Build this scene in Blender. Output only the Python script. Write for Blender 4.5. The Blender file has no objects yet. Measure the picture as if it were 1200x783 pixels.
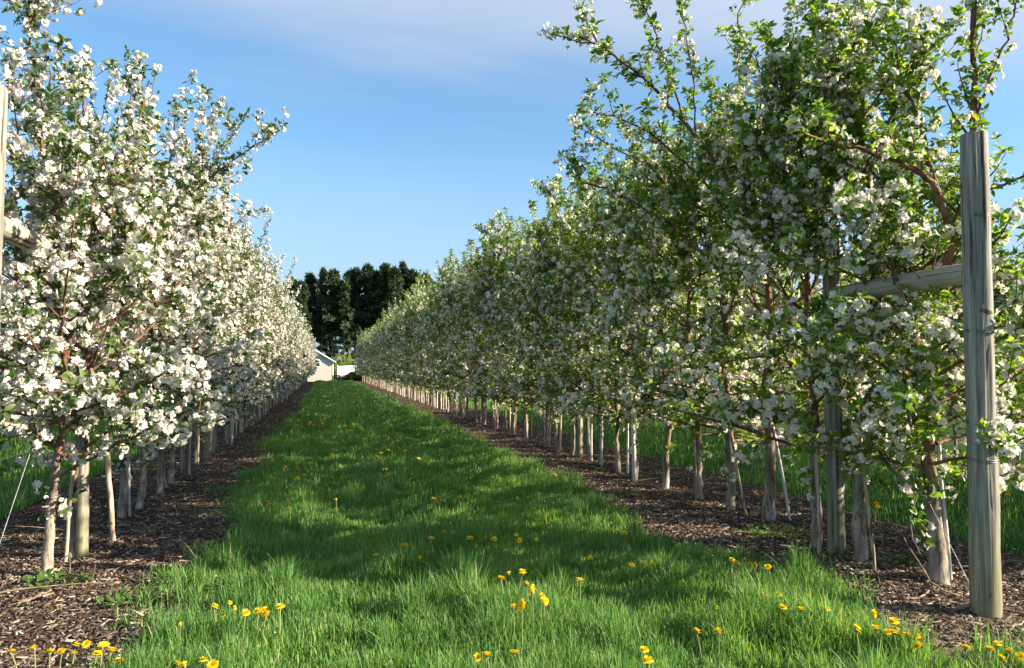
import bpy, math, random
import numpy as np

# ------------------------------------------------------------------ camera, sky, sun, exposure
S = bpy.context.scene
COL = S.collection
rng = np.random.default_rng(7)
random.seed(7)
R = math.radians

H_EYE = 1.5
YAW, PITCH, FPX = R(13.68), R(2.51), 900.0
cam = bpy.data.cameras.new('camera')
cam.sensor_width = 36.0
cam.lens = 36.0 * FPX / 1200.0
cam.clip_start = 0.05
cam.clip_end = 3000
camo = bpy.data.objects.new('camera', cam)
COL.objects.link(camo)
camo.location = (0, 0, H_EYE)
camo.rotation_euler = (R(90) + PITCH, 0, -YAW)
S.camera = camo

SUN_AZ, SUN_EL = R(114), R(25)          # azimuth clockwise from the row direction (+Y)
sun = bpy.data.lights.new('sun', 'SUN')
sun.energy = 5.0
sun.angle = R(0.5)
sun.color = (1.0, 0.86, 0.66)
suno = bpy.data.objects.new('sun', sun)
COL.objects.link(suno)
suno.rotation_euler = (R(90) - SUN_EL, 0, R(180) - SUN_AZ)

W = bpy.data.worlds.new('World')
S.world = W
W.use_nodes = True
wn, wl = W.node_tree.nodes, W.node_tree.links
bg = wn['Background']
bg.inputs['Strength'].default_value = 0.065
sky = wn.new('ShaderNodeTexSky')
sky.sky_type = 'NISHITA'
sky.sun_disc = False
sky.sun_elevation = SUN_EL
sky.sun_rotation = SUN_AZ
sky.altitude = 200
sky.air_density = 1.0
sky.dust_density = 0.25
sky.ozone_density = 1.6
tc = wn.new('ShaderNodeTexCoord')
sep = wn.new('ShaderNodeSeparateXYZ')
wl.new(tc.outputs['Generated'], sep.inputs[0])


def wmath(op, a, b=None):
    n = wn.new('ShaderNodeMath'); n.operation = op
    for i, v in enumerate((a, b)):
        if v is None: continue
        if isinstance(v, (int, float)): n.inputs[i].default_value = v
        else: wl.new(v, n.inputs[i])
    return n.outputs[0]


# thin high cirrus on a plane far above: direction / height
zc = wmath('MAXIMUM', sep.outputs['Z'], 0.03)
px_ = wmath('DIVIDE', sep.outputs['X'], zc)
py_ = wmath('DIVIDE', sep.outputs['Y'], zc)
comb = wn.new('ShaderNodeCombineXYZ')
wl.new(px_, comb.inputs[0]); wl.new(py_, comb.inputs[1])
mp = wn.new('ShaderNodeMapping')
mp.inputs['Rotation'].default_value = (0, 0, R(13))
mp.inputs['Scale'].default_value = (0.35, 1.3, 1)
wl.new(comb.outputs[0], mp.inputs[0])
nz = wn.new('ShaderNodeTexNoise')
nz.inputs['Scale'].default_value = 0.55
nz.inputs['Detail'].default_value = 7
nz.inputs['Roughness'].default_value = 0.55
nz.inputs['Distortion'].default_value = 0.5
wl.new(mp.outputs[0], nz.inputs['Vector'])
rampn = wn.new('ShaderNodeMapRange')
rampn.inputs['From Min'].default_value = 0.38
rampn.inputs['From Max'].default_value = 0.72
wl.new(nz.outputs[0], rampn.inputs['Value'])
# the cirrus sheet lies nearer overhead, ending about 22 degrees up
rz = wn.new('ShaderNodeMapRange'); rz.interpolation_type = 'SMOOTHSTEP'
rz.inputs['From Min'].default_value = 0.33
rz.inputs['From Max'].default_value = 0.47
zz = wmath('ADD', sep.outputs['Z'], wmath('MULTIPLY', wmath('SUBTRACT', nz.outputs[0], 0.5), 0.22))
zz = wmath('ADD', zz, wmath('MULTIPLY', wmath('MAXIMUM', wmath('SUBTRACT', sep.outputs['X'], 0.25), 0.0), 0.16))
wl.new(zz, rz.inputs['Value'])
cf = wmath('MULTIPLY', rampn.outputs[0], 0.10)
cf = wmath('ADD', cf, wmath('MULTIPLY', rz.outputs[0], wmath('ADD', wmath('MULTIPLY', rampn.outputs[0], 0.5), 0.5)))
tint = wn.new('ShaderNodeMixRGB'); tint.blend_type = 'MULTIPLY'
tint.inputs[0].default_value = 1.0
tint.inputs[2].default_value = (0.72, 1.05, 1.17, 1)
wl.new(sky.outputs[0], tint.inputs[1])
hz_ = wn.new('ShaderNodeMapRange'); hz_.interpolation_type = 'SMOOTHSTEP'
hz_.inputs['From Min'].default_value = 0.36; hz_.inputs['From Max'].default_value = 0.0
hz_.inputs['To Max'].default_value = 0.95
wl.new(sep.outputs['Z'], hz_.inputs['Value'])
mixh = wn.new('ShaderNodeMixRGB'); mixh.inputs[2].default_value = (2.5, 3.25, 4.25, 1)
wl.new(hz_.outputs[0], mixh.inputs[0]); wl.new(tint.outputs[0], mixh.inputs[1])
mixc = wn.new('ShaderNodeMixRGB')
mixc.inputs[2].default_value = (3.4, 3.85, 4.65, 1)
wl.new(cf, mixc.inputs[0])
wl.new(mixh.outputs[0], mixc.inputs[1])
wl.new(mixc.outputs[0], bg.inputs['Color'])

S.view_settings.view_transform = 'Standard'
S.view_settings.look = 'None'
S.view_settings.exposure = 1.65
S.view_settings.gamma = 1.0
S.view_settings.use_curve_mapping = False
S.render.engine = 'CYCLES'
S.cycles.max_bounces = 8
S.cycles.transmission_bounces = 4
S.cycles.diffuse_bounces = 4

# ------------------------------------------------------------------ measured places
_F = np.array((math.sin(YAW) * math.cos(PITCH), math.cos(YAW) * math.cos(PITCH), math.sin(PITCH)))
_Rt = np.array((math.cos(YAW), -math.sin(YAW), 0.0))
_Up = np.cross(_Rt, _F)


def at_z(x, y, z=0.0):
    """world point where the sight line through photo pixel (x, y) meets height z"""
    d = _F + (x - 600) / FPX * _Rt - (y - 391.5) / FPX * _Up
    t = (z - H_EYE) / d[2]
    return np.array((0, 0, H_EYE)) + d * t


def at_d(x, y, D):
    d = _F + (x - 600) / FPX * _Rt - (y - 391.5) / FPX * _Up
    return np.array((0, 0, H_EYE)) + d * D


def depth(X, Y, Z=0.0):
    return float(np.dot(np.array((X, Y, Z - H_EYE)), _F))


# ------------------------------------------------------------------ helpers
def tag(o, label=None, cat=None, group=None, kind=None):
    if label: o['label'] = label
    if cat: o['category'] = cat
    if group: o['group'] = group
    if kind: o['kind'] = kind
    return o


def empty(name, loc, rz=0.0):
    o = bpy.data.objects.new(name, None)
    o.empty_display_size = 0.1
    o.location = loc
    o.rotation_euler = (0, 0, rz)
    COL.objects.link(o)
    return o


def link(name, mesh, parent=None, loc=None):
    o = bpy.data.objects.new(name, mesh)
    COL.objects.link(o)
    if parent is not None: o.parent = parent
    if loc is not None: o.location = loc
    return o


def quad_mesh(name, V, F, mats, mi=None, smooth=False):
    """fast mesh from arrays: V (n,3), F (m,4) or (m,3)"""
    V = np.ascontiguousarray(V, dtype=np.float32)
    F = np.ascontiguousarray(F, dtype=np.int32)
    m = bpy.data.meshes.new(name)
    n, k = F.shape
    m.vertices.add(len(V)); m.vertices.foreach_set('co', V.ravel())
    m.loops.add(n * k); m.loops.foreach_set('vertex_index', F.ravel())
    m.polygons.add(n)
    m.polygons.foreach_set('loop_start', np.arange(0, n * k, k, dtype=np.int32))
    m.polygons.foreach_set('loop_total', np.full(n, k, dtype=np.int32))
    for mt in mats: m.materials.append(mt)
    if mi is not None: m.polygons.foreach_set('material_index', np.ascontiguousarray(mi, dtype=np.int32))
    if smooth: m.polygons.foreach_set('use_smooth', np.ones(n, dtype=bool))
    m.update(calc_edges=True)
    m.validate()
    return m


class Geo:
    """collects quads"""
    def __init__(self): self.V, self.F, self.M, self.n = [], [], [], 0

    def add(self, V, F, mi=0):
        V = np.asarray(V, float); F = np.asarray(F, int)
        self.V.append(V); self.F.append(F + self.n)
        self.M.append(np.full(len(F), mi) if np.isscalar(mi) else np.asarray(mi))
        self.n += len(V)

    def arrays(self): return np.concatenate(self.V), np.concatenate(self.F), np.concatenate(self.M)

    def mesh(self, name, mats, smooth=False):
        V, F, M = self.arrays()
        return quad_mesh(name, V, F, mats, M, smooth)

    def box(self, x0, x1, y0, y1, z0, z1, mi=0):
        V = [(x, y, z) for z in (z0, z1) for x, y in ((x0, y0), (x1, y0), (x1, y1), (x0, y1))]
        self.add(V, [(3, 2, 1, 0), (4, 5, 6, 7), (0, 1, 5, 4), (1, 2, 6, 5), (2, 3, 7, 6), (3, 0, 4, 7)], mi)

    def tube(self, P, rad, sides=8, mi=0, cap=True, wob=0.0):
        P = np.asarray(P, float); k = len(P)
        rad = np.broadcast_to(np.asarray(rad, float), (k,))
        T = np.gradient(P, axis=0); T /= np.linalg.norm(T, axis=1)[:, None] + 1e-9
        ref = np.array((1.0, 0.0, 0.0)) if abs(T[0][0]) < 0.8 else np.array((0.0, 1.0, 0.0))
        A = np.empty_like(P)
        a = ref - T[0] * ref.dot(T[0])
        for i in range(k):
            a = a - T[i] * a.dot(T[i]); a /= np.linalg.norm(a) + 1e-9
            A[i] = a
        B = np.cross(T, A)
        th = np.linspace(0, 2 * math.pi, sides, endpoint=False)
        rr = rad[:, None] * (1 + (wob * rng.normal(size=(k, sides)) if wob else 0))
        V = P[:, None, :] + rr[..., None] * (np.cos(th)[None, :, None] * A[:, None, :] + np.sin(th)[None, :, None] * B[:, None, :])
        V = V.reshape(-1, 3)
        i = np.arange(k - 1)[:, None] * sides; j = np.arange(sides)[None, :]; j2 = (j + 1) % sides
        F = np.stack((i + j, i + j2, i + sides + j2, i + sides + j), -1).reshape(-1, 4)
        self.add(V, F, mi)
        if cap and sides >= 4:
            for base, rev in ((0, True), ((k - 1) * sides, False)):
                # fan of quads over the ring
                c = P[0] if base == 0 else P[-1]
                VV = np.vstack((V[base:base + sides], c))
                FF = []
                for q in range(0, sides, 2):
                    f = (q, (q + 1) % sides, (q + 2) % sides, sides)
                    FF.append(f[::-1] if rev else f)
                self.add(VV, FF, mi)


def frames(D, roll):
    """rotation matrices (k,3,3) taking +z onto D with a roll"""
    D = D / (np.linalg.norm(D, axis=1)[:, None] + 1e-9)
    ref = np.where(np.abs(D[:, 2:3]) < 0.9, np.array((0, 0, 1.0)), np.array((1.0, 0, 0)))
    A = np.cross(ref, D); A /= np.linalg.norm(A, axis=1)[:, None]
    B = np.cross(D, A)
    c, s = np.cos(roll)[:, None], np.sin(roll)[:, None]
    A2, B2 = A * c + B * s, -A * s + B * c
    return np.stack((A2, B2, D), -1)


def instance(tmpl, pos, mats, scale):
    """copies of one (V,F,M) template -> arrays"""
    V, F, M = tmpl
    k = len(pos)
    VV = np.einsum('kij,nj->kni', mats, V) * scale[:, None, None] + pos[:, None, :]
    FF = F[None] + (np.arange(k) * len(V))[:, None, None]
    return VV.reshape(-1, 3), FF.reshape(-1, F.shape[1]), np.tile(M, k)


def unit(v): return v / (np.linalg.norm(v) + 1e-9)


# value noise for placing things
_gn = rng.random((256, 256))


def vnoise(x, y, s=1.0):
    x = np.asarray(x, float) * s + 37.3; y = np.asarray(y, float) * s + 11.7
    xi = np.floor(x).astype(int); yi = np.floor(y).astype(int)
    fx = x - xi; fy = y - yi
    fx = fx * fx * (3 - 2 * fx); fy = fy * fy * (3 - 2 * fy)
    g = lambda a, b: _gn[a % 256, b % 256]
    return (g(xi, yi) * (1 - fx) + g(xi + 1, yi) * fx) * (1 - fy) + (g(xi, yi + 1) * (1 - fx) + g(xi + 1, yi + 1) * fx) * fy


# ------------------------------------------------------------------ materials
def mat(name):
    m = bpy.data.materials.new(name); m.use_nodes = True
    nt = m.node_tree
    for n in list(nt.nodes):
        if n.type != 'OUTPUT_MATERIAL': nt.nodes.remove(n)
    return m, nt, nt.nodes['Material Output']


def ramp(nt, fac, stops):
    r = nt.nodes.new('ShaderNodeValToRGB')
    e = r.color_ramp.elements
    while len(e) > len(stops): e.remove(e[-1])
    while len(e) < len(stops): e.new(1.0)
    for el, (p, c) in zip(e, stops):
        el.position = p; el.color = (*c, 1)
    nt.links.new(fac, r.inputs[0])
    return r.outputs[0]


def noise(nt, scale, detail=4, vec=None, rough=0.55, coord='Object', stretch=None):
    if vec is None:
        t = nt.nodes.new('ShaderNodeTexCoord'); vec = t.outputs[coord]
    if stretch:
        mpn = nt.nodes.new('ShaderNodeMapping'); mpn.inputs['Scale'].default_value = stretch
        nt.links.new(vec, mpn.inputs[0]); vec = mpn.outputs[0]
    n = nt.nodes.new('ShaderNodeTexNoise')
    n.inputs['Scale'].default_value = scale
    n.inputs['Detail'].default_value = detail
    n.inputs['Roughness'].default_value = rough
    nt.links.new(vec, n.inputs['Vector'])
    return n.outputs[0]


def leafy(name, stops, trans, tfac=0.35, gloss=0.0, rough=0.5, patch=None):
    """thin two-sided leaf or petal; colour differs from leaf to leaf"""
    m, nt, out = mat(name)
    g = nt.nodes.new('ShaderNodeNewGeometry')
    c = ramp(nt, g.outputs['Random Per Island'], stops)
    if patch:                                        # patches of other grasses, drier and lusher ground
        pm = nt.nodes.new('ShaderNodeMixRGB'); pm.blend_type = 'MULTIPLY'; pm.inputs[0].default_value = 1
        nt.links.new(c, pm.inputs[1]); nt.links.new(ramp(nt, noise(nt, .8, 4, stretch=(1, .55, 1)), patch), pm.inputs[2]); c = pm.outputs[0]
    d = nt.nodes.new('ShaderNodeBsdfPrincipled')
    d.inputs['Roughness'].default_value = rough
    d.inputs['Specular IOR Level'].default_value = gloss
    nt.links.new(c, d.inputs['Base Color'])
    t = nt.nodes.new('ShaderNodeBsdfTranslucent')
    mul = nt.nodes.new('ShaderNodeMixRGB'); mul.blend_type = 'MULTIPLY'; mul.inputs[0].default_value = 1
    mul.inputs[2].default_value = (*trans, 1)
    nt.links.new(c, mul.inputs[1]); nt.links.new(mul.outputs[0], t.inputs['Color'])
    mx = nt.nodes.new('ShaderNodeMixShader'); mx.inputs[0].default_value = tfac
    nt.links.new(d.outputs[0], mx.inputs[1]); nt.links.new(t.outputs[0], mx.inputs[2])
    nt.links.new(mx.outputs[0], out.inputs['Surface'])
    return m


def solid(name, stops, scale=8, detail=5, rough=0.8, bump=0.0, bump_scale=None, stretch=None, metallic=0.0, spec=0.3, bdist=0.01):
    m, nt, out = mat(name)
    p = nt.nodes.new('ShaderNodeBsdfPrincipled')
    p.inputs['Roughness'].default_value = rough
    p.inputs['Metallic'].default_value = metallic
    p.inputs['Specular IOR Level'].default_value = spec
    n = noise(nt, scale, detail, stretch=stretch)
    nt.links.new(ramp(nt, n, stops), p.inputs['Base Color'])
    if bump:
        b = nt.nodes.new('ShaderNodeBump'); b.inputs['Strength'].default_value = bump
        b.inputs['Distance'].default_value = bdist
        n2 = noise(nt, bump_scale or scale * 3, 6, stretch=stretch)
        nt.links.new(n2, b.inputs['Height']); nt.links.new(b.outputs[0], p.inputs['Normal'])
    nt.links.new(p.outputs[0], out.inputs['Surface'])
    return m


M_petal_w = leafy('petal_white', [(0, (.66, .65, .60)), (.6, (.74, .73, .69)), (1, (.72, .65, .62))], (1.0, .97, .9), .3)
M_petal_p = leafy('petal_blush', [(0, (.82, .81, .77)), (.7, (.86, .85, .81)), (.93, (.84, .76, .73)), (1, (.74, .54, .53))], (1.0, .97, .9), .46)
M_stamen = solid('stamen', [(0.3, (.45, .38, .10)), (.7, (.55, .48, .18))], 40)
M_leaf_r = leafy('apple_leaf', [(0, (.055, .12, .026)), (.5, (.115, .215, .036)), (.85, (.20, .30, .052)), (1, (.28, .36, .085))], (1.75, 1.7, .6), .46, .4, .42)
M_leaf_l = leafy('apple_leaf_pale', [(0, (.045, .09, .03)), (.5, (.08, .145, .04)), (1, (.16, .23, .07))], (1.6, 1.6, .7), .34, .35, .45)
M_grass = leafy('grass_blade', [(0, (.055, .14, .035)), (.5, (.115, .26, .065)), (.88, (.18, .33, .10)), (.97, (.28, .36, .14)), (1, (.36, .33, .18))], (1.5, 1.5, .8), .43, .3, .5, patch=[(.3, (.62, .74, .62)), (.48, (1, 1, 1)), (.66, (1.25, 1.12, .85)), (.8, (1.45, 1.1, .8))])
M_weed = leafy('weed_leaf', [(0, (.04, .10, .02)), (1, (.10, .19, .04))], (1.6, 1.5, .7), .3, .3)
M_pine = leafy('pine_needle', [(0, (.020, .040, .024)), (.6, (.040, .072, .036)), (1, (.085, .12, .05))], (1.2, 1.2, .6), .15, .2, .6)
M_bush = leafy('bush_leaf', [(0, (.10, .16, .02)), (1, (.20, .26, .04))], (1.4, 1.4, .6), .3)
M_hedge = leafy('hedge_leaf', [(0, (.02, .025, .012)), (1, (.05, .05, .025))], (1.2, 1.2, .7), .2)
M_dande = leafy('dandelion_petal', [(0, (.78, .56, .015)), (1, (.86, .70, .05))], (1.1, 1.0, .5), .25)
M_dstem = leafy('dandelion_stem', [(0, (.22, .30, .10)), (1, (.30, .30, .16))], (1.2, 1.2, .8), .25)
M_twig = solid('twig', [(.3, (.12, .075, .05)), (.55, (.26, .20, .14)), (.75, (.38, .31, .23))], 25, 5, .85)
M_wire = solid('galvanised_wire', [(.3, (.10, .10, .10)), (.7, (.24, .24, .24))], 30, 3, .45, metallic=.8)
M_wall = solid('beige_siding', [(.3, (.43, .41, .36)), (.7, (.49, .46, .41))], 1.5, 4, .8, .3, 6, (1, 1, 22), bdist=.02)
M_white = solid('white_vinyl', [(.3, (.74, .75, .76)), (.7, (.82, .82, .82))], 3, 4, .5)
M_roof = solid('grey_shingle', [(.3, (.16, .16, .17)), (.7, (.26, .26, .27))], 14, 5, .85, .4)
M_glass = solid('dark_window_glass', [(.3, (.015, .018, .02)), (.7, (.03, .035, .04))], 4, 2, .08, spec=.6)


def bark_mat():
    """apple bark: pale grey weathered foot, red-brown upwards"""
    m, nt, out = mat('apple_bark')
    p = nt.nodes.new('ShaderNodeBsdfPrincipled'); p.inputs['Roughness'].default_value = .85
    p.inputs['Specular IOR Level'].default_value = .2
    t = nt.nodes.new('ShaderNodeTexCoord')
    s = nt.nodes.new('ShaderNodeSeparateXYZ'); nt.links.new(t.outputs['Object'], s.inputs[0])
    n1 = noise(nt, 7, 6, stretch=(1, 1, .35))
    n2 = noise(nt, 38, 5, stretch=(1, 1, .3))
    low = ramp(nt, n1, [(.30, (.10, .08, .065)), (.44, (.23, .19, .155)), (.56, (.35, .30, .25)), (.72, (.46, .43, .38))])
    up = ramp(nt, n1, [(.3, (.075, .04, .025)), (.5, (.17, .09, .055)), (.7, (.27, .17, .11))])
    a = nt.nodes.new('ShaderNodeMath'); a.operation = 'MULTIPLY_ADD'
    nt.links.new(n1, a.inputs[0]); a.inputs[1].default_value = .9; nt.links.new(s.outputs['Z'], a.inputs[2])
    mr = nt.nodes.new('ShaderNodeMapRange')
    mr.inputs['From Min'].default_value = .95; mr.inputs['From Max'].default_value = 1.45
    nt.links.new(a.outputs[0], mr.inputs['Value'])
    mx = nt.nodes.new('ShaderNodeMixRGB'); nt.links.new(mr.outputs[0], mx.inputs[0])
    nt.links.new(low, mx.inputs[1]); nt.links.new(up, mx.inputs[2])
    dk = nt.nodes.new('ShaderNodeMixRGB'); dk.blend_type = 'MULTIPLY'; dk.inputs[0].default_value = .8
    nt.links.new(mx.outputs[0], dk.inputs[1])
    nt.links.new(ramp(nt, n2, [(.36, (.35, .33, .32)), (.5, (1, 1, 1))]), dk.inputs[2])
    nt.links.new(dk.outputs[0], p.inputs['Base Color'])
    b = nt.nodes.new('ShaderNodeBump'); b.inputs['Strength'].default_value = .7; b.inputs['Distance'].default_value = .012
    nt.links.new(n2, b.inputs['Height']); nt.links.new(b.outputs[0], p.inputs['Normal'])
    nt.links.new(p.outputs[0], out.inputs['Surface'])
    return m


M_bark = bark_mat()
M_pinebark = solid('pine_bark', [(.3, (.06, .05, .045)), (.7, (.15, .125, .105))], 3, 5, .9)


def post_mat(name, stops, green=True):
    """weathered round post: long grain, dark checks, knots"""
    m, nt, out = mat(name)
    p = nt.nodes.new('ShaderNodeBsdfPrincipled'); p.inputs['Roughness'].default_value = .85
    p.inputs['Specular IOR Level'].default_value = .2
    g = noise(nt, 55, 8, stretch=(1, 1, .035), rough=.7)
    c = ramp(nt, g, stops)
    chk = noise(nt, 30, 4, stretch=(1, 1, .028))
    cr = ramp(nt, chk, [(.375, (.10, .09, .085)), (.41, (1, 1, 1))])
    kn = noise(nt, 9, 2, stretch=(1, 1, .8))
    kr = ramp(nt, kn, [(.315, (.16, .13, .115)), (.345, (1, 1, 1))])
    a = nt.nodes.new('ShaderNodeMixRGB'); a.blend_type = 'MULTIPLY'; a.inputs[0].default_value = .85
    nt.links.new(c, a.inputs[1]); nt.links.new(cr, a.inputs[2])
    b2 = nt.nodes.new('ShaderNodeMixRGB'); b2.blend_type = 'MULTIPLY'; b2.inputs[0].default_value = .9
    nt.links.new(a.outputs[0], b2.inputs[1]); nt.links.new(kr, b2.inputs[2])
    col = b2.outputs[0]
    if green:   # algae at the foot
        t = nt.nodes.new('ShaderNodeTexCoord'); s = nt.nodes.new('ShaderNodeSeparateXYZ'); nt.links.new(t.outputs['Object'], s.inputs[0])
        n = noise(nt, 5, 4)
        ad = nt.nodes.new('ShaderNodeMath'); ad.operation = 'MULTIPLY_ADD'; nt.links.new(n, ad.inputs[0]); ad.inputs[1].default_value = 1.2
        nt.links.new(s.outputs['Z'], ad.inputs[2])
        mr = nt.nodes.new('ShaderNodeMapRange'); mr.inputs['From Min'].default_value = .6; mr.inputs['From Max'].default_value = 1.5
        mr.inputs['To Min'].default_value = .6; mr.inputs['To Max'].default_value = 0
        nt.links.new(ad.outputs[0], mr.inputs['Value'])
        gm = nt.nodes.new('ShaderNodeMixRGB'); gm.inputs[2].default_value = (.20, .20, .075, 1)
        nt.links.new(mr.outputs[0], gm.inputs[0]); nt.links.new(col, gm.inputs[1]); col = gm.outputs[0]
    nt.links.new(col, p.inputs['Base Color'])
    b = nt.nodes.new('ShaderNodeBump'); b.inputs['Strength'].default_value = .6; b.inputs['Distance'].default_value = .008
    nt.links.new(g, b.inputs['Height']); nt.links.new(b.outputs[0], p.inputs['Normal'])
    nt.links.new(p.outputs[0], out.inputs['Surface'])
    return m


M_post = post_mat('weathered_post', [(.33, (.09, .085, .075)), (.46, (.20, .19, .165)), (.58, (.31, .295, .26)), (.72, (.42, .40, .355))])
M_brace = post_mat('weathered_brace', [(.3, (.22, .19, .15)), (.5, (.36, .33, .27)), (.7, (.48, .45, .38))], False)
M_stake = post_mat('wooden_stake', [(.3, (.24, .17, .11)), (.5, (.42, .33, .24)), (.7, (.55, .48, .40))], False)
M_pole = solid('pale_stake', [(.3, (.40, .37, .35)), (.7, (.60, .57, .55))], 12, 5, .7, .3)

# ------------------------------------------------------------------ ground
ROW_L, ROW_R = -1.87, 4.0
NEXT_L, NEXT_R = -7.74, 9.87
ROW_END = 84.0


def terrain(x, y):
    t = np.clip((np.asarray(y, float) - 84) / 24, 0, 1)
    z = -0.95 * t * t * (3 - 2 * t)
    return z


def lane_edges(y):
    """wavy borders between the grass lane and the two mulch beds"""
    y = np.asarray(y, float)
    l = -0.80 + 0.42 * (vnoise(y, 3, .55) - .5) + .25 * (vnoise(y, 9, 1.7) - .5)
    r = 2.92 + 0.40 * (vnoise(y, 55, .5) - .5) + .25 * (vnoise(y, 71, 1.6) - .5)
    r = r - 0.10 + 0.42 * np.exp(-((y - 4.7) / .9) ** 2)
    l = l - 0.15 * np.exp(-((y - 4.7) / 1.0) ** 2) + .30 * np.exp(-((y - 7.4) / .8) ** 2)
    return l, r


m, nt, out = mat('orchard_soil_and_turf')
p = nt.nodes.new('ShaderNodeBsdfPrincipled'); p.inputs['Roughness'].default_value = .95
p.inputs['Specular IOR Level'].default_value = .05
n1 = noise(nt, .9, 6); n2 = noise(nt, 30, 5)
c1 = ramp(nt, n1, [(.3, (.022, .055, .012)), (.55, (.035, .085, .016)), (.75, (.06, .115, .022))])
mx = nt.nodes.new('ShaderNodeMixRGB'); mx.blend_type = 'MULTIPLY'; mx.inputs[0].default_value = .8
nt.links.new(c1, mx.inputs[1]); nt.links.new(ramp(nt, n2, [(.35, (.45, .42, .35)), (.6, (1, 1, 1))]), mx.inputs[2])
nt.links.new(mx.outputs[0], p.inputs['Base Color'])
b = nt.nodes.new('ShaderNodeBump'); b.inputs['Strength'].default_value = .8; b.inputs['Distance'].default_value = .05
nt.links.new(n2, b.inputs['Height']); nt.links.new(b.outputs[0], p.inputs['Normal'])
nt.links.new(p.outputs[0], out.inputs['Surface'])
M_ground = m

gx = np.concatenate((np.linspace(-900, -60, 12), np.linspace(-50, 50, 21), np.linspace(60, 900, 12)))
gy = np.concatenate((np.linspace(-300, -20, 8), np.linspace(-10, 78, 30), np.linspace(80, 112, 33), np.linspace(120, 1500, 20)))
GX, GY = np.meshgrid(gx, gy)
V = np.stack((GX, GY, terrain(GX, GY)), -1).reshape(-1, 3)
nx, ny = len(gx), len(gy)
ii = (np.arange(ny - 1)[:, None] * nx + np.arange(nx - 1)[None]).ravel()
F = np.stack((ii, ii + 1, ii + nx + 1, ii + nx), -1)
tag(link('ground', quad_mesh('ground', V, F, [M_ground], smooth=True)), 'green orchard ground running level to the pines', kind='structure')

m, nt, out = mat('bark_mulch')
p = nt.nodes.new('ShaderNodeBsdfPrincipled'); p.inputs['Roughness'].default_value = .95; p.inputs['Specular IOR Level'].default_value = .08
n1 = noise(nt, 1.1, 5); n2 = noise(nt, 26, 7, stretch=(1, 2.2, 1)); n3 = noise(nt, 70, 4)
c1 = ramp(nt, n2, [(.32, (.022, .016, .013)), (.5, (.075, .055, .044)), (.62, (.14, .10, .08)), (.8, (.26, .20, .16))])
mx = nt.nodes.new('ShaderNodeMixRGB'); mx.blend_type = 'MULTIPLY'; mx.inputs[0].default_value = .8
nt.links.new(c1, mx.inputs[1]); nt.links.new(ramp(nt, n1, [(.35, (.6, .55, .52)), (.65, (1.15, 1.1, 1.05))]), mx.inputs[2])
# bare tan soil where the beds run out towards the headland
tcm = nt.nodes.new('ShaderNodeTexCoord'); sm = nt.nodes.new('ShaderNodeSeparateXYZ'); nt.links.new(tcm.outputs['Object'], sm.inputs[0])
am = nt.nodes.new('ShaderNodeMath'); am.operation = 'MULTIPLY_ADD'; am.inputs[1].default_value = 2.6
nt.links.new(noise(nt, 2.2, 5), am.inputs[0]); nt.links.new(sm.outputs['Y'], am.inputs[2])
mm = nt.nodes.new('ShaderNodeMapRange'); mm.inputs['From Min'].default_value = 5.9; mm.inputs['From Max'].default_value = 5.0
nt.links.new(am.outputs[0], mm.inputs['Value'])
soil = nt.nodes.new('ShaderNodeMixRGB'); nt.links.new(mm.outputs[0], soil.inputs[0]); nt.links.new(mx.outputs[0], soil.inputs[1])
nt.links.new(ramp(nt, n3, [(.35, (.13, .09, .07)), (.6, (.30, .22, .17))]), soil.inputs[2])
nt.links.new(soil.outputs[0], p.inputs['Base Color'])
b = nt.nodes.new('ShaderNodeBump'); b.inputs['Strength'].default_value = 1.0; b.inputs['Distance'].default_value = .03
ad = nt.nodes.new('ShaderNodeMath'); ad.operation = 'ADD'; nt.links.new(n2, ad.inputs[0]); nt.links.new(n3, ad.inputs[1])
nt.links.new(ad.outputs[0], b.inputs['Height']); nt.links.new(b.outputs[0], p.inputs['Normal'])
nt.links.new(p.outputs[0], out.inputs['Surface'])
M_mulch = m


def mulch_z(x, y):
    return .006 + .045 * vnoise(x, y, 2.3) * vnoise(x, y, .7) + .02 * vnoise(x, y, 7) + .012 * vnoise(x, y, 17)


def mulch_bed(x0f, x1f, y0, y1, label):
    ys = np.concatenate((np.arange(y0, min(12, y1), .05), np.arange(max(12, y0), min(30, y1), .15), np.arange(max(30, y0), y1, .6)))
    if y0 >= 30: ys = np.arange(y0, y1, .6)
    u = np.linspace(0, 1, 48)
    x0, x1 = x0f(ys), x1f(ys)
    X = x0[:, None] * (1 - u) + x1[:, None] * u
    Y = np.repeat(ys[:, None], len(u), 1)
    edge = np.minimum(u, 1 - u)[None] * 9
    Z = .005 + np.clip(edge, 0, 1) * mulch_z(X, Y)
    V = np.stack((X, Y, Z), -1).reshape(-1, 3)
    w = len(u)
    ii = (np.arange(len(ys) - 1)[:, None] * w + np.arange(w - 1)[None]).ravel()
    F = np.stack((ii, ii + 1, ii + w + 1, ii + w), -1)
    tag(link('mulch_bed', quad_mesh('mulch_bed', V, F, [M_mulch], smooth=True)), label, kind='structure')


eL = lambda y: lane_edges(y)[0]
eR = lambda y: lane_edges(y)[1]
wob = lambda x, s: (lambda y: x + .35 * (vnoise(y, s, .6) - .5))
mulch_bed(wob(-3.15, 120), lambda y: eL(y) + .12, 3.7, ROW_END, 'brown bark mulch bed under the left tree row')
mulch_bed(lambda y: eR(y) - .12, wob(5.35, 140), 3.15, ROW_END, 'brown bark mulch bed under the right tree row')
mulch_bed(wob(8.85, 160), wob(10.9, 170), 5.0, 45, 'mulch bed under the next row to the right')
mulch_bed(wob(-8.8, 180), wob(-6.7, 190), 10.0, 60, 'mulch bed under the next row to the left')

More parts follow.
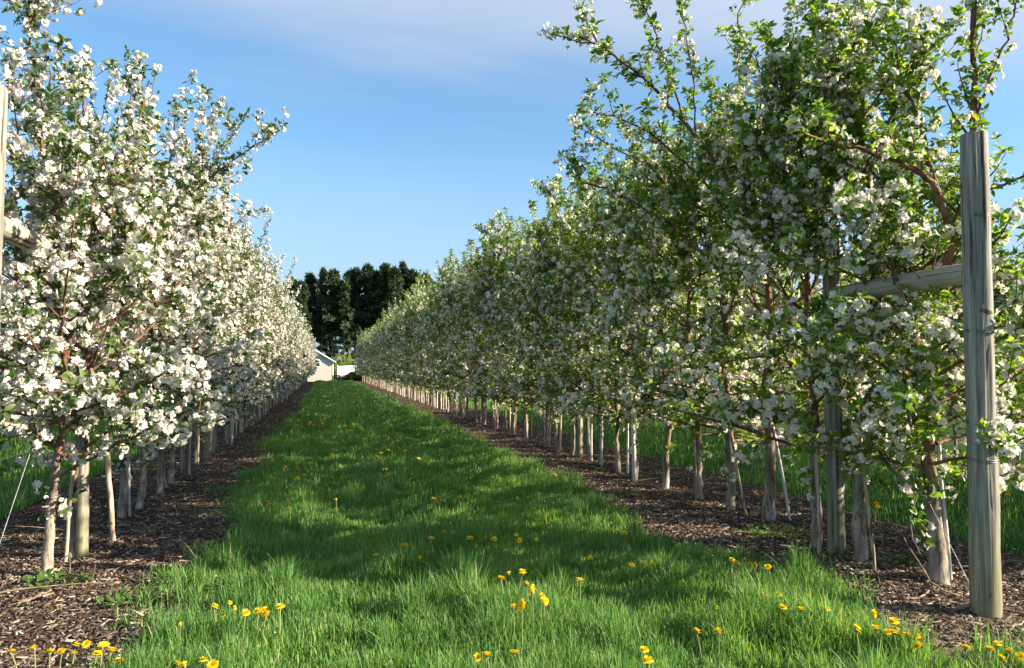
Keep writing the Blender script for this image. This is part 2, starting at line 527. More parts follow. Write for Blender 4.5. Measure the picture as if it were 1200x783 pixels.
# bark chips lying over the mulch
def chips():
    pos, n = [], 0
    def zone(x0f, x1f, y0, y1, dens):
        y = rng.uniform(y0, y1, int((y1 - y0) * 2.3 * dens))
        u = rng.random(len(y))
        a, b_ = x0f(y), x1f(y)
        x = a + (b_ - a) * u
        return np.stack((x, y, .012 + mulch_z(x, y) * np.clip(np.minimum(u, 1 - u) * 9, 0, 1)), -1)
    L0, L1 = wob(-3.1, 120), lambda y: eL(y) + .1
    R0, R1 = lambda y: eR(y) - .1, wob(5.25, 140)
    for (y0, y1, d) in ((3.4, 8, 1500), (8, 13, 620), (13, 24, 240), (24, 45, 60)):
        pos.append(zone(L0, L1, max(y0, 3.8), y1, d)); pos.append(zone(R0, R1, y0, y1, d))
    # a few thrown out over the border of the turf
    P = np.concatenate(pos)
    k = len(P)
    ln = rng.lognormal(math.log(.032), .6, k).clip(.01, .24)
    wd = np.minimum(ln * .45, rng.uniform(.004, .014, k)); th = rng.uniform(.003, .007, k)
    base = np.array([(x, y, z) for z in (-.5, .5) for x, y in ((-.5, -.5), (.5, -.38), (.42, .5), (-.46, .42))])
    Vs = base[None] * np.stack((ln, wd, th), -1)[:, None, :]
    Vs[:, :, 2] += (Vs[:, :, 0] ** 2) * rng.normal(0, 3, k)[:, None]
    D = np.stack((rng.normal(0, .28, k), rng.normal(0, .28, k), np.ones(k)), -1)
    Mx = frames(D, rng.uniform(0, 6.28, k))
    VV = np.einsum('kij,knj->kni', Mx, Vs) + P[:, None, :]
    f = np.array([(4, 5, 6, 7), (0, 1, 5, 4), (1, 2, 6, 5), (2, 3, 7, 6), (3, 0, 4, 7)])
    FF = f[None] + (np.arange(k) * 8)[:, None, None]
    m, nt, out = mat('bark_chip')
    p = nt.nodes.new('ShaderNodeBsdfPrincipled'); p.inputs['Roughness'].default_value = .9; p.inputs['Specular IOR Level'].default_value = .15
    g = nt.nodes.new('ShaderNodeNewGeometry')
    c = ramp(nt, g.outputs['Random Per Island'], [(0, (.032, .023, .018)), (.4, (.082, .060, .046)), (.7, (.15, .112, .085)), (.88, (.22, .17, .135)), (.96, (.36, .29, .22)), (1, (.48, .41, .33))])
    nt.links.new(c, p.inputs['Base Color']); nt.links.new(p.outputs[0], out.inputs['Surface'])
    o = link('bark_chips', quad_mesh('bark_chips', VV.reshape(-1, 3), FF.reshape(-1, 4), [m]))
    tag(o, 'brown bark chips strewn over the mulch beds', 'mulch', kind='stuff')


chips()


# ------------------------------------------------------------------ grass
def blades(x, y, h, w, lean=.35):
    k = len(x)
    az = rng.uniform(0, 6.283, k)
    ln = np.abs(rng.normal(0, lean, k)) + .06
    dx, dy = np.cos(az), np.sin(az)
    sx, sy = -dy, dx                                  # blade's flat direction turned at random
    tw = rng.uniform(-.9, .9, k)
    sx, sy = sx * np.cos(tw) - sy * np.sin(tw), sx * np.sin(tw) + sy * np.cos(tw)
    z0 = terrain(x, y)
    out = []
    for t, ww in ((0, .75), (.45, 1.0), (.8, .62), (1.0, .06)):
        off = h * ln * t ** 1.8
        zz = z0 + h * t * (1 - .25 * ln * t) - .005
        for s in (-.5, .5):
            out.append(np.stack((x + dx * off + sx * w * ww * s, y + dy * off + sy * w * ww * s, zz), -1))
    V = np.stack(out, 1).reshape(-1, 3)
    f = np.array([(0, 1, 3, 2), (2, 3, 5, 4), (4, 5, 7, 6)])
    F = (f[None] + (np.arange(k) * 8)[:, None, None]).reshape(-1, 4)
    return V, F


def turf():
    G = Geo()
    def lay(x, y, hm, wm):
        cl = vnoise(x, y, 3.1) * .6 + vnoise(x, y, 1.1) * .4
        keep = rng.random(len(x)) < .45 + .9 * cl
        x, y, cl = x[keep], y[keep], cl[keep]
        tuft = np.clip(vnoise(x + 5, y - 3, 5.2) - .52, 0, 1) * 3.0
        h = hm * (.26 + .95 * cl + tuft * .8) * rng.uniform(.55, 1.25, len(x))
        # wheel tracks are shorter
        for tx in (0.15, 1.85):
            h *= 1 - .45 * np.exp(-((x - tx) / .28) ** 2)
        G.add(*blades(x, y, h, wm * rng.uniform(.7, 1.3, len(x))))
    def zone(y0, y1, dens, hm, wm, xf0, xf1, wmax):
        n = int((y1 - y0) * wmax * dens)
        y = rng.uniform(y0, y1, n); a, b_ = xf0(y), xf1(y)
        x = a + (b_ - a) * rng.random(n)
        # ragged border
        lay(x, y, hm, wm)
    LE = lambda y: eL(y) - .06 + 0 * y
    RE = lambda y: eR(y) + .06
    near0 = lambda y: np.where(y < 3.75, -3.2, eL(y) - .05)
    zone(2.4, 6.5, 5600, .150, .0058, lambda y: eL(y) - .06, RE, 4.2)
    zone(2.4, 3.9, 3600, .12, .0058, lambda y: -2.6 + 0 * y, lambda y: eL(y) - .0, 1.6)
    zone(2.2, 3.3, 3600, .12, .0058, lambda y: eR(y), lambda y: 5.3 + 0 * y, 2.1)
    zone(6.5, 10, 3800, .150, .0068, LE, RE, 4.1)
    zone(10, 16, 2000, .150, .009, LE, RE, 4.1)
    zone(16, 28, 900, .16, .013, LE, RE, 4.1)
    zone(28, 50, 380, .15, .020, LE, RE, 4.1)
    zone(50, 86, 150, .15, .034, LE, RE, 4.1)
    # ragged tongues of grass running into the beds
    for e, sgn in ((eL, -1), (eR, 1)):
        n = 13000 if sgn < 0 else 7000
        y = 3.4 + rng.random(n) ** 1.6 * 22
        d = np.abs(rng.normal(0, .15 if sgn < 0 else .08, n)) * (vnoise(y, 200 + sgn, 2.2) * 1.9)
        lay(e(y) + sgn * d, y, .13, .007)
    # lanes on the far side of both rows
    zone(3, 12, 330, .15, .010, lambda y: 5.2 + 0 * y, lambda y: 8.95 + 0 * y, 3.7)
    zone(12, 40, 130, .15, .018, lambda y: 5.2 + 0 * y, lambda y: 8.95 + 0 * y, 3.7)
    zone(5, 14, 600, .15, .010, lambda y: -6.7 + 0 * y, lambda y: -3.05 + 0 * y, 3.6)
    zone(14, 45, 220, .15, .018, lambda y: -6.7 + 0 * y, lambda y: -3.05 + 0 * y, 3.6)
    V, F, _ = G.arrays()
    tag(link('grass', quad_mesh('grass', V, F, [M_grass])), 'lush green grass of the lane between the tree rows', 'grass', kind='stuff')


turf()

# ------------------------------------------------------------------ apple trees
def petal_flower(rad, cup, seed):
    """five rounded cupped petals and a small yellow eye, facing +z"""
    r = np.random.default_rng(seed)
    V, F, M = [], [], []
    for k in range(5):
        a = k * 2 * math.pi / 5 + r.normal(0, .08)
        ca, sa = math.cos(a), math.sin(a)
        L = rad * r.uniform(.9, 1.1); c = cup + r.normal(0, .12)
        prof = [(.10, .12, 0.0), (.58, .44, .22 * c), (1.0, .27, .60 * c)]
        n0 = len(V)
        for (t, hw, z) in prof:
            for s in (-1, 1):
                X, Y, Z = L * t, L * hw * s, L * (z + .10 * (hw > .3))
                V.append((X * ca - Y * sa, X * sa + Y * ca, Z))
        F += [(n0, n0 + 1, n0 + 3, n0 + 2), (n0 + 2, n0 + 3, n0 + 5, n0 + 4)]; M += [0, 0]
    n0 = len(V); q = rad * .17
    V += [(q, 0, rad * .16), (0, q, rad * .16), (-q, 0, rad * .16), (0, -q, rad * .16)]
    F.append((n0, n0 + 1, n0 + 2, n0 + 3)); M.append(1)
    return np.array(V), np.array(F), np.array(M)


def leaf_geo(L, Wd, fold, droop):
    """leaf along +x, folded on its midrib"""
    V = []
    for t, w in ((0, .06), (.35, .5), (.72, .38), (1.0, .02)):
        for s in (-1, 0, 1):
            V.append((L * t, Wd * w * s, fold * Wd * w * abs(s) - droop * L * t * t))
    F = []
    for i in range(3):
        for j in range(2):
            a = i * 3 + j
            F.append((a, a + 1, a + 4, a + 3))
    return np.array(V), np.array(F)


FLOW = [petal_flower(.0235 * s, c, i) for i, (s, c) in enumerate(((1, .25), (1.05, .5), (.95, .9), (1.0, .1), (.72, 1.5), (1.08, .35)))]
LEAF = [leaf_geo(.062, .036, .35, .25), leaf_geo(.052, .030, .55, .1), leaf_geo(.07, .036, .2, .5), leaf_geo(.044, .024, .7, -.1)]


def blossom_cluster(nf, seed, spread=.045):
    r = np.random.default_rng(seed); g = Geo()
    for i in range(nf):
        th = r.uniform(0, 6.283); ph = math.acos(1 - r.uniform(0, 1.15))
        d = np.array((math.sin(ph) * math.cos(th), math.sin(ph) * math.sin(th), math.cos(ph)))
        pos = d * spread * r.uniform(.6, 1.1) + np.array((0, 0, .018))
        dd = unit(d + r.normal(0, .35, 3))
        V, F, M = FLOW[r.integers(len(FLOW))]
        Rm = frames(dd[None], np.array([r.uniform(0, 6.28)]))[0]
        g.add(V @ Rm.T * r.uniform(.85, 1.12) + pos, F, M)
    return g.arrays()


def leaf_cluster(nl, seed, up=.5):
    r = np.random.default_rng(seed); g = Geo()
    for i in range(nl):
        V, F = LEAF[r.integers(len(LEAF))]
        az = i * 2.4 + r.normal(0, .5); el = r.normal(up, .35)
        x = np.array((math.cos(az) * math.cos(el), math.sin(az) * math.cos(el), math.sin(el)))
        y = unit(np.cross((0, 0, 1.0), x) + r.normal(0, .3, 3)); y = unit(y - x * y.dot(x)); z = np.cross(x, y)
        Rm = np.stack((x, y, z), -1)
        g.add(V @ Rm.T * r.uniform(.75, 1.25) + x * .012 + np.array((0, 0, r.uniform(-.02, .02))), F, 0)
    return g.arrays()


BLOS = [blossom_cluster(n, 100 + i) for i, n in enumerate((3, 5, 6, 7, 8, 9, 10, 11))]
LFCL = [leaf_cluster(n, 200 + i, u) for i, (n, u) in enumerate(((4, .3), (5, .5), (6, .4), (6, .7), (7, .2), (5, .9)))]
LFSH = [leaf_cluster(n, 300 + i, u) for i, (n, u) in enumerate(((7, .8), (9, .6), (8, 1.0)))]


def grow(p0, d0, L, n, bend, jit, r):
    """a curved twig; returns its points"""
    P = [np.array(p0, float)]; d = unit(np.array(d0, float))
    for i in range(n):
        d = unit(d + np.array(bend) / n + r.normal(0, jit, 3))
        P.append(P[-1] + d * L / n)
    return np.array(P)


def make_tree(seed, side, top=3.5, r0=.055, bloom=.75, hero=(), limb_n=27, limb_top=None, fill=1.0, lean=(0, 0), sprout=1.0, clear=None):
    """returns the meshes (wood, leaves, blossom) of one slender trained apple tree, its foot at the origin"""
    r = np.random.default_rng(seed)
    wood = Geo(); sites = []                         # (pos, dir, kind)
    # leader
    k = 22
    zt = np.concatenate((np.linspace(-.06, .5, 10)[:-1], np.linspace(.5, top, k - 9)))
    jw = np.where(zt < .55, .006, .024)
    wx = np.cumsum(r.normal(0, 1, k) * jw); wy = np.cumsum(r.normal(0, 1, k) * jw)
    wx -= wx[0]; wy -= wy[0]
    T = np.stack((wx + lean[0] * zt / top, wy + lean[1] * zt / top, zt), -1)
    tr = r0 * (1 - .78 * np.clip(zt / top, 0, 1)) * (1 + .38 * np.exp(-np.clip(zt, 0, 9) / .06)) * (1 + r.normal(0, .05, k)) * (1 + r.uniform(.05, .3) * np.exp(-((zt - r.uniform(.1, .24)) / .05) ** 2))
    wood.tube(T, tr, 12, wob=.045)

    def along(P, step, t0, kind, spread=.02):
        seg = np.linalg.norm(np.diff(P, axis=0), axis=1); s = np.concatenate(([0], np.cumsum(seg)))
        q = t0 * s[-1] + r.uniform(0, step)
        while q < s[-1]:
            i = min(np.searchsorted(s, q) - 1, len(seg) - 1); i = max(i, 0)
            u = (q - s[i]) / seg[i]; pos = P[i] * (1 - u) + P[i + 1] * u
            t = unit(P[i + 1] - P[i])
            side_ = r.normal(0, 1, 3); side_ = unit(side_ - t * side_.dot(t))
            d = unit(side_ + .35 * t + np.array((0, 0, .35)))
            sites.append((pos + d * r.uniform(.01, .05) + r.normal(0, spread, 3), d, kind))
            q += step * r.uniform(.6, 1.4)
        sites.append((P[-1], unit(P[-1] - P[-2]), kind))

    def limb(P, rr, dens=1.0, lats=5, latlen=(.18, .45), upsh=False, latup=.25, ktip=None):
        n = len(P)
        wood.tube(P, np.linspace(rr, rr * .3 + .0015, n), 7, cap=False, wob=.05)
        along(P, (.05 if ktip else .085) / dens, .18, ktip or 'spur')
        for j in range(lats):
            i = r.integers(max(1, n // 4), n - 1)
            t = unit(P[i + 1] - P[i]); sd = r.normal(0, 1, 3); sd = unit(sd - t * sd.dot(t))
            Q = grow(P[i], unit(sd + .6 * t + np.array((0, 0, latup))), r.uniform(*latlen), 4, (0, 0, .35), .13, r)
            wood.tube(Q, np.linspace(max(.35 * rr, .0035), .0016, 5), 5, cap=False)
            along(Q, (.045 if ktip else .07) / dens, .12, ktip or 'spur')

    lt = limb_top or top * .96
    for i in range(limb_n):
        z0 = .74 if side == 'R' else .88
        z = z0 + (lt - z0) * (max(i + r.uniform(-.3, .3), 0) / limb_n) ** 1.08
        az = i * 2.399 + r.normal(0, .35)
        j = min(int(np.searchsorted(zt, z)), k - 1)
        c = T[j] * 1.0; c[2] = z
        f = (z - .5) / (lt - .5)
        f = max(f, 0); ln = (1.06 - .30 * f) * r.uniform(.75, 1.2)
        el = r.uniform(.02, .45) + .35 * f
        dx, dy = math.cos(az) * .92, math.sin(az)
        P = grow(c, (dx * math.cos(el), dy * math.cos(el), math.sin(el)), ln, 7, (0, 0, r.uniform(.1, .7) if z > 1.15 else r.uniform(-.12, .28)), .09, r)
        limb(P, .016 - .006 * f, fill, int(6 * fill))
        # upright shoots near the top
        if z > top * .52:
            for q in range(int(r.integers(1, 4) * sprout + .5)):
                b = P[r.integers(2, 7)]
                H = r.uniform(.45, 1.0)
                Q = grow(b, (r.normal(0, .28) , r.normal(0, .22), 1), H, 7, (r.normal(0, .2), r.normal(0, .2), .3), .06, r)
                wood.tube(Q, np.linspace(.0065, .002, 8), 5, cap=False)
                along(Q, .036, .06, 'tip', .008)
    # leader tip and spurs on the leader
    along(T[int(k * .35):], .06, 0, 'spur', .05)
    Q = grow(T[-1], (0, 0, 1), r.uniform(.5, .9), 7, (r.normal(0, .3), r.normal(0, .3), .2), .06, r)
    wood.tube(Q, np.linspace(tr[-1], .002, 8), 6, cap=False); along(Q, .034, 0, 'tip', .01)
    for (P, rr, dens, lats) in hero:
        P = np.asarray(P, float)
        # smooth the given points
        t = np.linspace(0, len(P) - 1, 4 * len(P)); PP = np.stack([np.interp(t, np.arange(len(P)), P[:, c]) for c in range(3)], -1)
        for _ in range(2): PP[1:-1] = (PP[:-2] + PP[1:-1] * 2 + PP[2:]) / 4
        PP[1:-1] += r.normal(0, .008, PP[1:-1].shape)
        limb(PP, rr, dens, lats, (.15, .5), latup=.5, ktip='tip')
    if clear: sites = [q for q in sites if not clear(q[0])]
    pos = np.array([s[0] for s in sites]); D = np.array([s[1] for s in sites]); kind = np.array([s[2] == 'tip' for s in sites])
    n = len(pos)
    out_ = pos.copy(); out_[:, 2] = 0
    D = D + .35 * out_ / (np.linalg.norm(out_, axis=1)[:, None] + .15)
    Mx = frames(D, r.uniform(0, 6.28, n))
    sc = r.uniform(.85, 1.2, n) * np.where(kind, .74, 1.0)
    # bloom comes in bursts: limbs heavy with flower beside leafier ones
    burst = vnoise(pos[:, 0] + pos[:, 2] * .7 + seed, pos[:, 1] + pos[:, 2], 3.6) * .6 + vnoise(pos[:, 0] - pos[:, 2], pos[:, 1] + .5 * pos[:, 2] + seed, 7.5) * .4
    bp = np.clip(np.where(kind, bloom * (.50 if side == 'R' else .66), bloom) + 2.3 * (burst - .5), .03, .98)
    keep = r.random(n) < np.clip(.55 + 2.4 * (vnoise(pos[:, 0] * 1.0 + pos[:, 2], pos[:, 1] - .6 * pos[:, 2] + 2.0 * seed, 4.2) - .3), .22, 1) + kind
    pos, D, kind, sc, bp, Mx = pos[keep], D[keep], kind[keep], sc[keep], bp[keep], Mx[keep]; n = len(pos)
    hasb = r.random(n) < bp
    lv, bl = Geo(), Geo()
    bi = r.integers(0, len(BLOS), n); bi = np.where(kind, np.minimum(bi, 3), bi)
    for t in range(len(BLOS)):
        q = hasb & (bi == t)
        if q.any(): bl.add(*instance(BLOS[t], pos[q], Mx[q], sc[q] * (.95 if side == 'R' else 1.0)))
    li = r.integers(0, len(LFCL), n)
    hasl = (~hasb & (r.random(n) < .85)) | (hasb & (r.random(n) < (.75 if side == 'R' else .5)))
    for t in range(len(LFCL)):
        q = hasl & (li == t)
        if q.any(): lv.add(*instance(LFCL[t], pos[q], Mx[q], sc[q] * (1.0 if side == 'R' else .88)))
    ex = np.nonzero(r.random(n) < (.22 if side == 'R' else .06))[0]      # leafy shoots
    Mup = frames(D[ex] * .4 + np.array((0, 0, 1.0)), r.uniform(0, 6.28, len(ex)))
    for t in range(len(LFSH)):
        q = np.arange(len(ex)) % len(LFSH) == t
        if q.any(): lv.add(*instance(LFSH[t], pos[ex][q] + np.array((0, 0, .03)), Mup[q], r.uniform(.9, 1.35, q.sum())))
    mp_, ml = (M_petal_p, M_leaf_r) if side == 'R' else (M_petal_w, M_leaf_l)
    return (wood.mesh('apple_wood', [M_bark], True), lv.mesh('apple_leaves', [ml]), bl.mesh('apple_blossom', [mp_, M_stamen]))


def plant_tree(meshes, x, y, label, group, rz=0.0, s=(1, 1, 1)):
    e = empty('apple_tree', (x, y, float(terrain(x, y))), rz)
    e.scale = s
    for nm, me in zip(('trunk', 'foliage', 'blossoms'), meshes): link(nm, me, e)
    return tag(e, label, 'tree', group)


def hero_px(base, pts, rr, dens, lats, dx=0.0):
    """limb drawn through sight lines at (or near) the depth of the tree's foot; dx brings it nearer or farther"""
    D0 = depth(*base)
    P = []
    for i, (x, y) in enumerate(pts):
        P.append(at_d(x, y, D0 + dx * i / (len(pts) - 1)) - np.array((base[0], base[1], 0)))
    return (P, rr, dens, lats)


ordn = ['', 'first', 'second', 'third', 'fourth', 'fifth', 'sixth', 'seventh', 'eighth', 'ninth', 'tenth', 'eleventh', 'twelfth']
RT = [(4.05, 4.46), (3.94, 5.06), (3.90, 5.56), (4.14, 6.62), (4.05, 7.17), (4.09, 7.93), (4.05, 8.74), (3.94, 9.42)]
LT = [(-1.88, 6.07), (-1.87, 6.60), (-1.92, 8.31), (-1.86, 8.75), (-1.86, 9.73), (-1.88, 10.54), (-1.90, 11.5), (-1.90, 12.74), (-1.84, 14.2), (-1.81, 15.7)]
GR, GL = 'blossoming apple trees of the right row', 'blossoming apple trees of the left row'

# right row, nearest trees with their own limbs
b = RT[0]
heroR = {
    0: dict(top=2.55, limb_top=2.25, limb_n=22, r0=.06, fill=1.1, sprout=0, hero=[
        hero_px(b, [(1106, 330), (1112, 275), (1134, 238), (1141, 180), (1142, 90), (1138, -20), (1150, -90)], .034, .85, 16),
        hero_px(b, [(1110, 262), (1098, 215), (1060, 192), (1000, 172), (950, 165)], .026, 1.0, 10, -.1),
        hero_px(b, [(1100, 225), (1075, 130), (1045, 75), (1010, 35)], .014, 1.0, 8, .2),
        hero_px(b, [(1141, 150), (1165, 80), (1185, 20), (1195, -40)], .011, 1.0, 6, -.2),
        hero_px(b, [(1130, 235), (1180, 215), (1230, 190)], .013, .8, 3, .1),
        hero_px(b, [(1105, 340), (1160, 330), (1225, 300)], .013, 1, 5, .1),
        hero_px(b, [(1100, 470), (1170, 440), (1240, 420)], .014, 1, 6, .3),
        hero_px(b, [(1098, 520), (1165, 500), (1230, 480)], .013, 1, 6, .4),
    ]),
    1: dict(top=3.7, r0=.049, sprout=1.5, hero=[
        hero_px(RT[1], [(1005, 230), (1040, 150), (1062, 95), (1075, 60)], .013, .8, 7),
        hero_px(RT[1], [(1000, 200), (975, 120), (960, 70)], .013, .8, 7)]),
    2: dict(top=3.7, r0=.043, sprout=1.4, hero=[
        hero_px(RT[2], [(950, 240), (985, 160), (1010, 110), (1028, 90)], .013, .8, 7),
        hero_px(RT[2], [(945, 200), (925, 120), (930, 60)], .012, .8, 6)]),
    3: dict(top=3.8, r0=.056, sprout=1.4, hero=[
        hero_px(RT[3], [(893, 275), (850, 205), (800, 140), (755, 92), (705, 52), (672, 42)], .024, .95, 12, -.3),
        hero_px(RT[3], [(890, 300), (820, 205), (745, 142), (682, 128)], .016, 1.0, 8, -.4),
        hero_px(RT[3], [(800, 140), (775, 60), (748, -10)], .010, 1.0, 6, -.2),
        hero_px(RT[3], [(815, 155), (812, 80), (795, 5)], .009, 1.0, 5, -.2),
        hero_px(RT[3], [(880, 230), (868, 120), (862, 20), (880, -10)], .012, .8, 4),
    ]),
    4: dict(top=3.8, sprout=1.3, r0=.046, hero=[
        hero_px(RT[4], [(855, 330), (790, 262), (720, 225), (672, 208)], .017, 1.1, 9, -.4),
        hero_px(RT[4], [(850, 200), (905, 110), (925, 40)], .012, .8, 5),
    ]),
    5: dict(top=3.7, r0=.041, hero=[hero_px(RT[5], [(815, 270), (770, 200), (705, 165), (690, 150)], .013, 1.1, 7, -.3)]),
    6: dict(top=3.7, r0=.04), 7: dict(top=3.8, r0=.04),
}
for i, (x, y) in enumerate(RT):
    # growth is tied back from the brace beam and the post
    clr = (lambda p, x=x, y=y: x + p[0] < 4.0 and (abs(p[2] - 2.09) < .09 or p[2] > 1.9 and x + p[0] < 3.95 and y + p[1] < 4.1)) if i < 3 else None
    ms = make_tree(1000 + i, 'R', clear=clr, bloom=.66, **{**dict(r0=.06), **heroR[i]})
    lab = ('blossoming apple tree with forked brown trunk beside the right end post' if i == 0 else
           'apple tree with a long limb leaning out high over the lane' if i == 3 else
           '%s apple tree of the right row counting from the end post' % ordn[i + 1])
    plant_tree(ms, x, y, lab, GR)
heroL = {
    0: dict(top=2.75, r0=.036, hero=[
        hero_px(LT[0], [(52, 215), (45, 130), (38, 60), (34, 5)], .014, 1.6, 10),
        hero_px(LT[0], [(50, 200), (62, 120), (54, 45)], .010, 1.0, 4),
        hero_px(LT[0], [(55, 255), (90, 225), (128, 212), (165, 224)], .020, .8, 6, -.5),
        hero_px(LT[0], [(60, 560), (120, 530), (170, 505), (197, 488)], .015, 1.0, 6, -.3),
    ]),
    1: dict(top=2.75, r0=.034, hero=[hero_px(LT[1], [(95, 210), (98, 130), (100, 62)], .012, 1.0, 5)]),
    2: dict(top=3.0, hero=[hero_px(LT[2], [(140, 210), (150, 140), (168, 85)], .012, .9, 5),
                           hero_px(LT[2], [(150, 230), (175, 160), (182, 88)], .010, .8, 4)]),
    3: dict(top=3.1, hero=[hero_px(LT[3], [(170, 300), (220, 230), (280, 182), (328, 153)], .015, 1.5, 11, -.3),
                           hero_px(LT[3], [(175, 250), (205, 180), (205, 120)], .011, 1.3, 6)]),
    4: dict(top=3.2, hero=[hero_px(LT[4], [(195, 290), (240, 210), (290, 130)], .013, 1.4, 8, -.2),
                           hero_px(LT[4], [(200, 250), (240, 180), (255, 128)], .010, 1.4, 6)]),
    5: dict(top=3.5),
}
for i, (x, y) in enumerate(LT[:6]):
    ms = make_tree(2000 + i, 'L', bloom=.80, **{**dict(r0=.034), **heroL[i]})
    lab = ('white blossoming apple tree beside the left end post' if i == 0 else
           '%s white apple tree of the left row counting from the end post' % ordn[i + 1])
    plant_tree(ms, x, y, lab, GL)

VR = [make_tree(3000 + i, 'R', bloom=.68, top=3.42 + .1 * (i % 4), r0=.034) for i in range(6)]
VL = [make_tree(4000 + i, 'L', bloom=.68, top=3.2 + .1 * (i % 4), r0=.031) for i in range(6)]


def row(xc, y0, y1, start_idx, variants, side, group, smul=1.0, step=.69, listed=(), labels=None):
    y = y0; i = start_idx; q = 0; li = list(listed)
    pts = []
    while y < y1:
        if li: x, y_ = li.pop(0)
        else: x, y_ = xc + rng.normal(0, .06), y
        pts.append((x, y_))
        y = y_ + step * rng.uniform(.75, 1.25)
    for (x, y_) in pts:
        i += 1
        s = smul * rng.uniform(.94, 1.08)
        rz = rng.choice((0, math.pi)) + rng.normal(0, .35)
        plant_tree(variants[(i * 5 + int(rng.integers(0, 2))) % len(variants)], x, y_, labels(i, y_), group, rz, (s, s, s * rng.uniform(.90, 1.14)))
    return pts


PR = row(ROW_R, 10.2, ROW_END, 8, VR, 'R', GR, labels=lambda i, y:
         '%s apple tree of the right row counting from the end post' % ordn[i] if i <= 12 else
         'green leaved apple tree midway down the right row' if y < 30 else 'small looking apple tree at the far end of the right row')
PL = row(ROW_L, 11.5, ROW_END, 6, VL, 'L', GL, listed=LT[6:], labels=lambda i, y:
         '%s white apple tree of the left row counting from the end post' % ordn[i] if i <= 10 else
         'white flowering apple tree midway down the left row' if y < 30 else 'small looking white apple tree at the far end of the left row')
row(NEXT_R, 2.7, 24, 0, VR, 'R', 'apple trees of the next row to the right', .78, .58, labels=lambda i, y: 'shorter apple tree in the next row behind the right one')
row(NEXT_L, 15, 32, 0, VL, 'L', 'apple trees of the next row to the left', .95, .9, labels=lambda i, y: 'apple tree in the next row seen under the left branches')


# ------------------------------------------------------------------ posts, braces, wires, stakes
def round_post(name, x, y, h, r, label, lean=(0, 0), group='round wooden trellis posts', wires=()):
    g = Geo(); k = 14
    z = np.concatenate((np.linspace(-.1, h - .014, k - 1), [h]))
    P = np.stack((lean[0] * z / h, lean[1] * z / h, z), -1)
    rr = r * (1.06 - .10 * z / h) * (1 + rng.normal(0, .02, k)); rr[-1] *= .9
    P[:, :2] += np.cumsum(rng.normal(0, .0014, (k, 2)), 0)
    g.tube(P, rr, 32, wob=.012)
    V0 = g.V[0].reshape(k, 32, 3)                    # drying checks: narrow grooves wandering up the post
    for a0, i0, i1 in ((19, 0, k - 3), (22, 4, k), (27, 1, k - 5), (4, 0, k), (11, 3, k)):
        for i in range(i0, i1):
            j = (a0 + (i + a0) // 5 % 2) % 32
            V0[i, j, :2] = P[i, :2] + (V0[i, j, :2] - P[i, :2]) * .80
    e = empty(name, (x, y, float(terrain(x, y))))
    link('shaft', g.mesh('post_shaft', [M_post], True), e)
    for wz in wires:
        w = Geo()
        for dz in (0, .012):
            th = np.linspace(0, 6.283, 25)
            f = 1.06 - .10 * wz / h
            w.tube(np.stack((np.cos(th) * (r * f + .006) + lean[0] * wz / h, np.sin(th) * (r * f + .006) + lean[1] * wz / h, np.full(25, wz + dz) + .01 * np.sin(th)), -1), .0028, 6, cap=False)
        link('wire_wrap', w.mesh('wire_wrap', [M_wire], True), e)
    return tag(e, label, 'post', group)


RP1, RP2 = at_z(1156, 727), np.array((3.92, 5.33, 0))
LP1, LP2 = np.array((-1.958, 5.17, 0)), np.array((-1.80, 6.58, 0))
round_post('trellis_post', RP1[0], RP1[1], 2.93, .079, 'thick weathered end post standing at the near end of right row', (0, 0), wires=(.95, 1.72, 2.42))
round_post('trellis_post', RP2[0], RP2[1], 2.75, .064, 'grey post behind the right end post, joined to it by a brace', (.0, .0), wires=(1.72,))
round_post('trellis_post', LP1[0], LP1[1], 3.19, .07, 'pale end post cut off by the left edge of the photo', (.01, 0), wires=(1.72,))
round_post('trellis_post', LP2[0], LP2[1], 2.8, .043, 'grey post behind the leftmost end post, joined to it by a brace', (-.05, 0))
lineposts = []
for y in (11.9, 19.6, 27.4):
    round_post('trellis_post', ROW_R + .02, y, 2.9, .06, {11.9: 'slim line post standing among the trunks midway down right row', 19.6: 'farther line post in the right row', 27.4: 'farthest line post in the right row'}[y])
for y in (13.4, 20.8):
    round_post('trellis_post', ROW_L + .03, y, 2.9, .06, {13.4: 'slim line post standing among the trunks of left row', 20.8: 'farther line post in the left row'}[y])


def brace(A, B, r, label):
    A, B = np.array(A, float), np.array(B, float)
    d = unit(B - A); g = Geo()
    t = np.linspace(.055, np.linalg.norm(B - A) - .05, 12)
    c = A
    L = t[-1]
    # model along local z so that the wood grain runs along the beam
    P = np.stack((.012 * np.sin(t * 2.2), .010 * np.cos(t * 1.7), t), -1)
    g.tube(P, r * (1 + rng.normal(0, .02, 12)), 18, wob=.012)
    o = link('brace_beam', g.mesh('brace_beam', [M_brace], True))
    from mathutils import Vector
    o.location = c
    o.rotation_euler = Vector(d).to_track_quat('Z', 'Y').to_euler()
    return tag(o, label, 'beam', 'round brace beams between the end posts')


brace((RP1[0], RP1[1], 2.07), (RP2[0], RP2[1], 2.08), .066, 'round wooden brace between the two right end posts')
brace((LP1[0], LP1[1], 2.36), (LP2[0] - .02, LP2[1], 2.30), .07, 'round wooden brace between the two left end posts')


def wire(name, A, B, r, label, group=None, cat='wire'):
    g = Geo(); A, B = np.array(A, float), np.array(B, float)
    t = np.linspace(0, 1, 30)[:, None]
    P = A * (1 - t) + B * t
    P[:, 2] -= .03 * np.sin(t[:, 0] * math.pi) * min(1, np.linalg.norm(B - A) / 20)
    g.tube(P, r, 6, cap=False)
    return tag(link(name, g.mesh(name, [M_wire], True)), label, cat, group)


